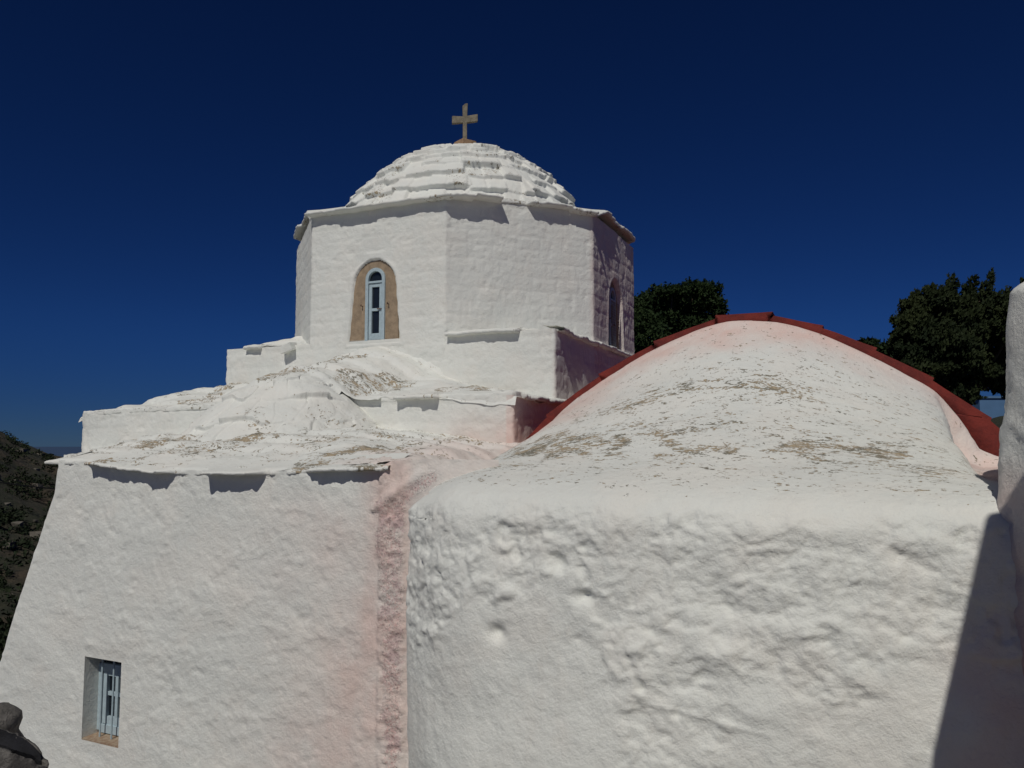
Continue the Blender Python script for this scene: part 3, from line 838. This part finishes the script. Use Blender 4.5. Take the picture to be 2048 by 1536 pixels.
    B = .75*sst(5.90, 5.98, u)*np.exp(-((T-.33)/.16)**2)*sst(6.18, 6.0, u)
    vl = np.exp(-((u-2.62-.08*T)/.045)**2)*(T > 0)*sst(.9, .5, T)
    B = np.maximum(B, .7*vl); r = np.maximum(r, .7*vl)
    st = ST(P, r=np.clip(r, 0, 1), g=np.clip(G, 0, 1.1), b=np.clip(B, 0, 1))
    uv = np.stack([u, T*2.9], -1); uv[:, :k0, 1] = z[:, :k0]-3
    k1 = nwall+NR-5
    grid('front_wall', P[:, :k1+1], M['lime'], chapel, False, uv[:, :k1+1], st[:, :k1+1])
    grid('vault_end', P[:, k1:], M['lime_roof'], chapel, False, uv[:, k1:], st[:, k1:])
chapel_mesh()
# red tiled barrel roof: overlapping long courses, open underside closed by an inner skin
def red_roof():
    X = np.array([2.2, 2.50, 2.996, 3.463, 3.907, 4.29, 4.50, 4.709, 5.05, 5.425, 5.93, 6.221, 6.5, 6.62])
    Y = np.array([-.30, .03, .445, .735, .945, 1.068, 1.082, 1.062, .955, .765, .435, .175, -.12, -.28])
    cl = [2.25, 2.75, 3.25, 3.75, 4.29]; crr = [4.71, 5.10, 5.48, 5.86, 6.22, 6.60]; e = .011; out = []
    f = lambda u: float(herm(np.array(u), X, Y))
    for a, b in zip(cl[:-1], cl[1:]): out += [(a-.01, f(a)+e), (b, f(b)-.010)]
    out += [(4.27, 1.083), (4.73, 1.078)]
    for a, b in zip(crr[:-1], crr[1:]): out += [(a, f(a)-.010), (b+.01, f(b)+e)]
    prof = []
    for i in range(len(out)-1):
        a, b = np.array(out[i]), np.array(out[i+1]); m = max(2, int(np.linalg.norm(b-a)/.05))
        for k in range(m): prof.append(a+(b-a)*k/m)
    prof.append(np.array(out[-1])); prof = np.array(prof)
    vs = np.concatenate([[VA-.03], np.linspace(VA-.02, 6.0, 90)])
    P = W(prof[:, 0, None]+0*vs, vs[None]+0*prof[:, 0, None], prof[:, 1, None]+0*vs)
    tile = np.floor((vs+5)/.42)[None]; rowi = np.floor(np.arange(len(prof))/6)[:, None]
    P[..., 2] += .006*(((vs[None]+5)/.42) % 1)+.006*fbm(P*3, 2, .5, 300)
    grid('tile_roof', P, M['red'], chapel, False, None, None, smooth=False)
    # front edge and underside
    iu = np.interp(prof[:, 0], [2.2, 4.5, 6.0, 6.62], [2.30, 4.48, 5.85, 6.22]); inner = np.stack([iu, arcz(iu)-.03], 1)
    F = np.stack([P[:, 0], (P[:, 0]+W(inner[:, 0], VA-.03, inner[:, 1]))/2, W(inner[:, 0], VA-.03, inner[:, 1]), W(inner[:, 0], 6.0, inner[:, 1])], 1)
    grid('tile_edge', F, M['red'], chapel, False, None, None, smooth=False)
    # right hand wall below the tiles
    b = MB(); b.prism([W(6.05, VA+.02, GROUND), W(6.05, VA+.02, -.2), W(6.05, 6.0, -.2), W(6.05, 6.0, GROUND)], -UX*.3); b.build('side_wall', M['lime'], chapel)
    b = MB(); b.prism([W(2.5, 5.7, GROUND), W(6.05, 5.7, GROUND), W(6.05, 5.7, -.2), W(5.6, 5.7, .35), W(4.4, 5.7, .8), W(3.0, 5.7, .2), W(2.5, 5.7, -.2)], VX*.3); b.build('rear_wall', M['lime'], chapel)
red_roof()

# ================================================================== BOUNDARY WALL on the right, coming towards the photographer
wall_shadow_caster = empty('boundary_wall', W(6.1, -5, GROUND))  # root of the visible wall and the added shadow caster
tag(wall_shadow_caster, 'tall rough whitewashed wall at the right edge, its lower half in shade', 'wall')
def wallW():
    # closed cross-section ring around the slab, in (u,v)
    poly = [(6.10, -2.15), (5.79, -3.92), (6.22, -4.95), (6.22, -7.4), (6.8, -7.4), (6.7, -2.1)]
    P2, N2, s = path(poly, [.12, .25, .3, .05, .05, .15], .022, True)
    nz = 150; t = np.concatenate([np.linspace(0, .55, 40)[:-1], np.linspace(.55, 1, nz)])
    nearness = sst(-2.6, -2.1, P2[:, 1])
    ztop = np.interp(P2[:, 1], [-7.4, -5.2, -4.8, -3.9, -2.6, -2.1], [.56, .60, .66, .77, .66, .55])
    Z = (GROUND-.05)+(ztop[:, None]-(GROUND-.05))*t[None]
    lean = .07*np.clip(Z+.25, 0, 2)+.02*np.clip(Z+5, 0, 5)
    u = P2[:, 0, None]+lean*(P2[:, 0, None] < 6.4); v = P2[:, 1, None]-.06*nearness[:, None]*np.clip(Z+.3, 0, 2)
    # foot flares into the chapel shoulder
    rnd_ = .09*sst(.10, 0, ztop[:, None]-Z)
    u = u+N2[:, 0, None]*(-rnd_+.10*sst(.15, -.25, Z)*sst(-.6, -.25, Z)*0); v = v-N2[:, 1, None]*rnd_
    P = W(u, v, Z); N = normals(P, True)
    d = lump(P, 1.0, 330)+.030*fbm(P*1.6, 3, .5, 340)
    P = P+N*d[..., None]
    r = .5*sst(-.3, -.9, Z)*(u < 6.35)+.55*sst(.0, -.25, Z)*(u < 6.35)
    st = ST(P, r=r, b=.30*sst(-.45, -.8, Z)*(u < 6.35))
    cp = []; cst = []
    for k in range(1, 9):
        q = k/8*.98; c_ = W(np.full(len(u), 6.45), np.clip(v[:, -1], -7.2, -2.4), Z[:, -1]+.06)
        L = P[:, -1]*(1-q)+c_*q; L[:, 2] = P[:, -1, 2]*(1-q)+c_[:, 2]*q+.05*math.sin(q*pi); cp.append(L)
    P = np.concatenate([P, np.stack(cp, 1)], 1); st = np.concatenate([st, np.repeat(st[:, -1:], 8, 1)], 1)
    S_ = np.broadcast_to(s[:, None], P.shape[:2]); uvw = np.stack([S_, P[..., 2]], -1)
    k0 = Z.shape[1]-14
    grid('wall', P[:, :k0+1], M['lime'], wall_shadow_caster, True, uvw[:, :k0+1], st[:, :k0+1])
    grid('coping', P[:, k0:], M['lime'], wall_shadow_caster, True, uvw[:, k0:], st[:, k0:])
    # unseen battered block, added to cast the shadow edge on chapel front and wall
    m = MB(); m.prism([W(5.82, -6.6, GROUND), W(6.8, -6.6, GROUND), W(6.8, -6.6, 2.38), W(6.55, -6.6, 2.33), W(6.09, -6.6, 2.11), W(5.82, -6.6, .96)], VX*.58)
    m.build('wall_shadow_caster', M['lime'], wall_shadow_caster, bevel=.03)
wallW()

# ================================================================== SPOUT bottom left, on a low parapet below the picture
par = MB()
par.box((-1.75, 1.70, -3.0), np.array([1, 0, 0.]), np.array([0, 1, 0.]), Z3, .78, .14, 2.20, .02)
p_ = par.build('parapet', M['lime'], bevel=.04); tag(p_, 'low whitewashed parapet under the grey clay spout', 'parapet')
def px(x, y, Y):
    a = (x-1024)/1560; b = -(y-768)/1560; p = atan(122/1560)
    d = np.array([a, cos(p)-b*sin(p), sin(p)+b*cos(p)]); return d/d[1]*Y
def spout():
    root = empty('roof_spout', (-1.12, 1.70, -.74))
    tag(root, 'weathered grey clay spout with dark hollow, at the bottom left corner', 'spout')
    nt_, na = 60, 30
    x = np.linspace(-120, 93, nt_); e = np.clip((x-20)/73, 0, 1)
    fy = np.interp(x, [-120, -80, 20, 50, 75, 93], [1436, 1442, 1464, 1477, 1500, 1530]); ny = np.interp(x, [-120, 0, 50, 80, 93], [1470, 1497, 1517, 1529, 1532])
    Fp = np.array([px(a, b, 1.80-.10*c) for a, b, c in zip(x, fy, e)]); Np = np.array([px(a, b, 1.62+.06*c) for a, b, c in zip(x, ny, e)])
    A = np.linspace(0, pi, na)[None, :, None]; mid = (Fp+Np)[:, None]/2; hf = (Fp-Np)[:, None]/2
    dep = (.085*np.sqrt(np.clip(1-e**2.2, 0, 1))+.004)[:, None, None]
    P = mid+np.cos(A)*hf+np.array([0, 0, -1.0])*np.sin(A)*dep
    P = P+(.003*fbm(P*40, 3, .5, 400))[..., None]
    o = grid('scoop', P, M['clay'], root)
    cen = (Fp+Np)[:, None]/2+np.array([0, 0, .0]); fq = 1-np.minimum(.018, .45*np.linalg.norm(hf, axis=2, keepdims=True))/np.linalg.norm(hf, axis=2, keepdims=True); Q = cen+(P-cen)*fq+np.array([0, 0, .004]); grid('hollow_shade_skin', Q[:-3], M['hollow_shade'], root)  # inner skin coloured dark as the shade of the hollow
    sm = o.modifiers.new('s', 'SOLIDIFY'); sm.thickness = .008; sm.offset = 0
    m = MB(); m.box((-1.15, 1.71, -.80), np.array([1, 0, 0.]), np.array([0, 1, 0.]), Z3, .16, .05, .035, .006); m.build('bed', M['clay'], root, bevel=.01)
    k = np.linspace(0, 1, 30)[None]; th = np.linspace(0, 2*pi, 40, endpoint=False)[:, None]
    c = px(-22, 1560, 1.86); top = px(0, 1412, 1.86)[2]
    rr = np.interp(k, [0, .4, .6, .72, .84, .94, 1], [.075, .060, .040, .048, .048, .034, .001])+0*th
    P = np.stack([c[0]+rr*np.cos(th), c[1]+.02+rr*np.sin(th), c[2]+(top-c[2])*k+0*th], -1); P += (.004*fbm(P*22, 3, .5, 401))[..., None]
    grid('knob', P, M['clay'], root, True)
spout()

# ================================================================== TERRAIN, SEA, SHRUBS
def hterr(th, r):
    """height at azimuth th (rad, + to the right of view axis) and range r"""
    d = np.degrees(th)
    crest = np.interp(d, [-90, -60, -40, -33.3, -32.3, -30.6, -28.6, -20, 0, 15, 90], [34, 24, 8.0, 2.0, .2, -2.0, -3.4, -7, -12, -12, -12])
    valley = np.interp(d, [-90, -20, 10, 25, 90], [-12, -12, -6, -5.5, -5.5])
    near = GROUND
    h = near+(valley-near)*sst(6, 45, r)
    h = h+(crest-valley)*sst(40, 150, r)
    far = np.interp(d, [-90, 10, 20, 90], [-60, -60, -60, -60])
    h = h+(far-crest)*sst(155, 420, r)*1.0
    hr = np.exp(-((d-34)/13)**2)*sst(12, 34, r)*sst(90, 50, r)
    h = h+6.5*hr
    return h
def terrain():
    th = np.radians(np.linspace(-75, 75, 420))[:, None]; r = (np.linspace(0, 1, 300)**2.2*430+1.5)[None]
    th, r = np.broadcast_arrays(th, r)
    P = np.stack([r*np.sin(th), r*np.cos(th), hterr(th, r)], -1)
    P[..., 2] += fbm(P*np.array([.12, .12, 0])+3, 4, .5, 500)*.9*sst(10, 40, r)+fbm(P*np.array([.6, .6, 0]), 3, .5, 501)*.25*sst(15, 50, r)*sst(300, 100, r)
    m, nt, b = mat('dry_hillside', .95); g = NB(nt); ob = g.n('ShaderNodeTexCoord').outputs['Object']
    n1 = g.noise(ob, .12, 6, .65); n2 = g.noise(ob, .9, 6, .7)
    c = g.mix(g.rng(n1, .40, .60), (.030, .034, .018), (.075, .056, .036))
    c = g.mix(g.rng(n2, .45, .62, 0, .75), c, (.018, .022, .012))
    c = g.mix(g.rng(g.noise(ob, 1.4, 4, .7), .66, .72), c, (.15, .135, .11))
    g.l(c, b.inputs['Base Color']); g.l(g.bump(n2, .5), b.inputs['Normal'])
    o = grid('hill', P, m, None, False, None, None, flip=True); tag(o, kind='structure')
    g_ = MB(); n = 96
    for k in range(n): g_.v.append((30000*cos(2*pi*k/n), 30000*sin(2*pi*k/n), -58))
    g_.f.append(list(range(n)))
    o = g_.build('sea', M['sea']); tag(o, kind='structure')
    # paved court behind and under the photographer
    m2 = plain('court_ground', (.30, .27, .22), .95, .3, .7, .02)
    q = MB(); q.box((0, -10, GROUND-.15), np.array([1, 0, 0.]), np.array([0, 1, 0.]), Z3, 40, 12.5, .15); o = q.build('ground', m2); tag(o, kind='structure')
terrain()

def ragged(blobs, seed, k=13, up=.8):
    q = random.Random(seed); out = list(blobs)
    for b in blobs:
        for _ in range(k):
            a, e = q.uniform(0, 2*pi), q.uniform(-.3, 1.2); f = q.uniform(.85, 1.25); w_ = q.uniform(.07, .19)
            out.append((b[0]+b[3]*f*cos(a)*cos(e), b[1]+b[4]*f*sin(a)*cos(e), b[2]+b[5]*f*sin(e), b[3]*w_, b[4]*w_, b[5]*w_*(1+up)))
    return out
def leafcloud(blobs, n, size, seed, jitter=.0, elong=None):
    """many small leaf faces spread through ellipsoid clumps; returns verts, faces"""
    rng = np.random.default_rng(seed)
    vol = np.array([b[3]*b[4]*b[5] for b in blobs])**.8; cnt = (vol/vol.sum()*n).astype(int)+3
    V = []
    for b, c in zip(blobs, cnt):
        d = rng.normal(size=(c, 3)); d /= np.linalg.norm(d, axis=1, keepdims=True)
        rad = rng.uniform(.35, 1, (c, 1))**.5
        lump_ = 1+.42*fbm(d*2.3+rng.uniform(0, 50, 3), 3, .6, seed)[:, None]
        p = np.array(b[:3])+d*rad*lump_*np.array(b[3:6])
        a = rng.normal(size=(c, 3)); a[:, 2] += .4; a /= np.linalg.norm(a, axis=1, keepdims=True)
        if elong is not None: a = a*.6+np.array(elong); a /= np.linalg.norm(a, axis=1, keepdims=True)
        e = np.cross(a, rng.normal(size=(c, 3))); e /= np.linalg.norm(e, axis=1, keepdims=True)
        s = size*rng.uniform(.5, 1.3, (c, 1))
        V.append(np.stack([p-e*s*.42, p+a*s*1.1-e*s*.05, p+e*s*.42, p-a*s*.55], 1))
    V = np.concatenate(V); n = len(V)
    return V.reshape(-1, 3), np.arange(n*4).reshape(-1, 4)
def quads(name, V, F, mt, parent):
    me = bpy.data.meshes.new(name); me.vertices.add(len(V)); me.vertices.foreach_set('co', V.reshape(-1))
    me.loops.add(F.size); me.loops.foreach_set('vertex_index', F.reshape(-1).astype(np.int32))
    me.polygons.add(len(F)); me.polygons.foreach_set('loop_start', np.arange(0, F.size, 4, dtype=np.int32)); me.update(calc_edges=True)
    return link(name, me, mt, parent, False)
def tree(name, loc, label, blobs, n, size, mt, seed, trunk_r=.25, elong=None, group=None):
    root = empty(name, loc); tag(root, label, 'tree', group)
    zg = loc[2]; m = MB()
    top = float(np.median([b[2] for b in blobs])); cx = np.mean([b[0] for b in blobs]); cy = np.mean([b[1] for b in blobs])+2.0
    mid = np.array([(loc[0]+cx)/2, (loc[1]+cy)/2, zg+(top-zg)*.45])
    m.tube([loc, (loc[0], loc[1], zg+(top-zg)*.2), mid, (cx, cy, zg+(top-zg)*.75), (cx, cy, top)], [trunk_r*1.2, trunk_r, trunk_r*.75, trunk_r*.4, .03], 10)
    for i, b in enumerate(blobs):
        z0 = zg+(top-zg)*(.4+.4*((i*37 % 11)/11)); z0 = min(z0, b[2]-.1); f = (z0-zg)/(top-zg)
        s0 = np.array([loc[0]+(cx-loc[0])*min(1, f*1.2), loc[1]+(cy-loc[1])*min(1, f*1.2), z0])
        e0 = np.array(b[:3]); m.tube([s0, (s0+e0)/2+np.array([0, 0, -.15]), e0], [trunk_r*.35, trunk_r*.2, .02], 6)
    m.build('trunk', M['bark'], root, True)
    V, F = leafcloud(ragged(blobs, seed), n, size, seed, elong=elong); quads('crown', V, F, mt, root)
    return root
def px(x, y, Y):
    a = (x-1024)/1560; b = -(y-768)/1560; p = atan(122/1560)
    d = np.array([a, cos(p)-b*sin(p), sin(p)+b*cos(p)]); return d/d[1]*Y
def blob(x, y, Y, w, h, dep=None):
    c = px(x, y, Y); k = Y/1560; return (c[0], c[1], c[2], w*k, (dep or w)*k, h*k)
rg = random.Random(5)
b1 = [blob(x, y, 27+rg.uniform(-1, 1), w, h) for x, y, w, h in ((1385, 596, 44, 34), (1412, 590, 30, 26), (1330, 606, 42, 34), (1298, 622, 34, 38), (1425, 628, 28, 26), (1352, 650, 62, 46), (1290, 680, 44, 48), (1400, 672, 46, 36), (1340, 720, 70, 50), (1270, 640, 40, 40), (1235, 690, 50, 50), (1405, 740, 60, 50), (1300, 770, 80, 50), (1345, 580, 16, 10), (1440, 606, 12, 14))]
tree('pine_tree', (px(1345, 890, 27)[0], 27, hterr(math.atan2(5.5, 27), 27.6)), 'dark pine just right of the drum, behind the red roof', b1, 80000, .085, M['leaf'], 601, .28)
b2 = [blob(x, y, 22+rg.uniform(-1, 1), w, h) for x, y, w, h in ((1850, 625, 48, 34), (1880, 600, 30, 22), (1835, 660, 46, 40), (1905, 640, 60, 44), (1960, 620, 44, 38), (1815, 700, 36, 34), (1880, 700, 80, 50), (1960, 690, 60, 54), (1850, 745, 60, 34), (1930, 745, 60, 34), (1995, 640, 40, 46), (2040, 640, 50, 60), (2070, 720, 60, 60), (1900, 790, 50, 24), (1860, 580, 14, 9), (2010, 750, 50, 40))]
for x, y, w, h in ((1903, 572, 11, 20), (1935, 590, 12, 26), (1947, 566, 8, 15), (1972, 585, 11, 24), (1981, 560, 7, 18), (1890, 590, 10, 18), (1800, 668, 14, 10), (1818, 608, 18, 10)):
    b2.append(blob(x, y, 22, w, h))
tree('evergreen_tree', (px(1920, 890, 22)[0], 22, hterr(math.atan2(12.6, 22), 25.3)), 'dark spiky topped evergreen behind the right slope of the red roof', b2, 110000, .075, M['leaf2'], 611, .25, elong=(.35, 0, .55))
b3 = [blob(x, y, 40, w, h) for x, y, w, h in ((1735, 690, 22, 11), (1755, 705, 36, 14), (1715, 712, 20, 12), (1780, 720, 24, 20), (1745, 735, 50, 20))]
tree('pine_tree.001', (px(1750, 890, 40)[0], 40, hterr(math.atan2(18.6, 40), 44)), 'small distant pine crown peeking over the red roof left of the spiky evergreen', b3, 6000, .16, M['leaf'], 621, .15)

# blue shed on the slope at far right
c = px(1978, 806, 31)
sh = empty('shed', (c[0], 31, hterr(math.atan2(c[0], 31), 36))); tag(sh, 'small pale blue metal shed between the evergreen and the right wall', 'shed')
m = MB(); ex = np.array([1, 0, 0.]); ey = np.array([0, 1, 0.])
zb = hterr(math.atan2(c[0], 31), 36)-.5; zt = px(1978, 797, 31)[2]
m.box((c[0]+.25, 31.8, (zb+zt)/2), ex, ey, Z3, .62, .8, (zt-zb)/2); m.build('wall', M['shed'], sh)
m = MB(); m.box((c[0]+.25, 31.8, zt+.05), ex, ey, Z3, .68, .86, .04); m.build('roof', M['shed'], sh)

# cable
m = MB(); a = px(-160, 938, 11); b = px(300, 985, 15)
m.tube([a*(1-t)+b*t+np.array([0, 0, -.10*4*t*(1-t)]) for t in np.linspace(0, 1, 20)], .012, 6)
# its pole, beyond the left edge of the picture
o = m.build('power_cable', M['cable'], smooth=True); tag(o, 'thin black cable sagging across the dark hillside at far left', 'cable')

# scrub and rocks on the hillside: nobody could count them
def scrub():
    rng = np.random.default_rng(9); V = []; n = 2600
    for k in range(n):
        th = radians(rng.uniform(-50, -24)); r = 14+rng.uniform(0, 1)**1.3*135
        x, y = r*sin(th), r*cos(th); z = float(hterr(np.array(th), np.array(r))); s = rng.uniform(.25, .9)*(1 if r > 40 else .9)
        V.append((x, y, z+s*.3, s, s, s*.75))
    v, f = leafcloud(V, 90000, .22, 701); o = quads('scrub', v, f, M['bush'], None); tag(o, kind='stuff', cat='scrub'); o['label'] = 'dark low scrub covering the hillside at far left'
    m = MB()
    for k in range(120):
        th = radians(rng.uniform(-45, -27)); r = rng.uniform(70, 150); x, y = r*sin(th), r*cos(th); z = float(hterr(np.array(th), np.array(r))); s = rng.uniform(.15, .6)
        m.box((x, y, z+s*.2), np.array([1, 0, 0.]), np.array([0, 1, 0.]), Z3, s, s, s*.6, s*.35)
    o = m.build('rocks', M['rock']); tag(o, 'pale rocks scattered over the scrubby hillside', 'rocks', kind='stuff')
scrub()

# ================================================================== LIGHT, SKY, CAMERA
SUN_EL = radians(49); SA = radians(-17)
S = np.array([sin(SA)*cos(SUN_EL), -cos(SA)*cos(SUN_EL), sin(SUN_EL)])
from mathutils import Vector
sd = bpy.data.lights.new('sun', 'SUN'); sd.energy = 3.6; sd.angle = radians(.53); sd.color = (1, .955, .88)
so = bpy.data.objects.new('sun', sd); C.objects.link(so); so.rotation_euler = Vector(-S).to_track_quat('-Z', 'Y').to_euler()
w = bpy.data.worlds.new('World'); bpy.context.scene.world = w; w.use_nodes = True; nt = w.node_tree; g = NB(nt)
sky = g.n('ShaderNodeTexSky', sky_type='NISHITA'); sky.sun_disc = False; sky.sun_elevation = SUN_EL; sky.sun_rotation = radians(197)
sky.altitude = 1500; sky.air_density = .8; sky.dust_density = .0; sky.ozone_density = 6.0
bg = nt.nodes['Background']
hs = g.n('ShaderNodeHueSaturation'); hs.inputs['Saturation'].default_value = 1.0
gm = g.n('ShaderNodeGamma'); gm.inputs[1].default_value = 1.25
tint = g.mix(1.0, (1, 1, 1), (.185, .335, .54)); tint.node.blend_type = 'MULTIPLY'; g.l(sky.outputs[0], tint.node.inputs[6])
gz = g.n('ShaderNodeSeparateXYZ'); g.l(g.n('ShaderNodeTexCoord').outputs['Generated'], gz.inputs[0])
hz = g.mix(g.rng(gz.outputs[2], 0., .16), (.84, .70, .72), (1, 1, 1))
t2_ = g.mix(1.0, (1, 1, 1), (1, 1, 1)); t2_.node.blend_type = 'MULTIPLY'; g.l(tint, t2_.node.inputs[6]); g.l(hz, t2_.node.inputs[7])
g.l(t2_, hs.inputs['Color']); g.l(hs.outputs[0], gm.inputs[0]); g.l(gm.outputs[0], bg.inputs[0]); bg.inputs[1].default_value = .05
cam = bpy.data.cameras.new('camera'); co = bpy.data.objects.new('camera', cam); C.objects.link(co)
cam.sensor_width = 36; cam.lens = 1560/2048*36; cam.clip_end = 60000; cam.clip_start = .05
co.rotation_euler = (pi/2+atan(122/1560), 0, 0)
sc = bpy.context.scene; sc.camera = co
sc.view_settings.view_transform = 'Standard'; sc.view_settings.look = 'None'; sc.view_settings.gamma = 1; sc.view_settings.exposure = -.67
sc.render.resolution_x = 1024; sc.render.resolution_y = 768
sc.cycles.max_bounces = 6
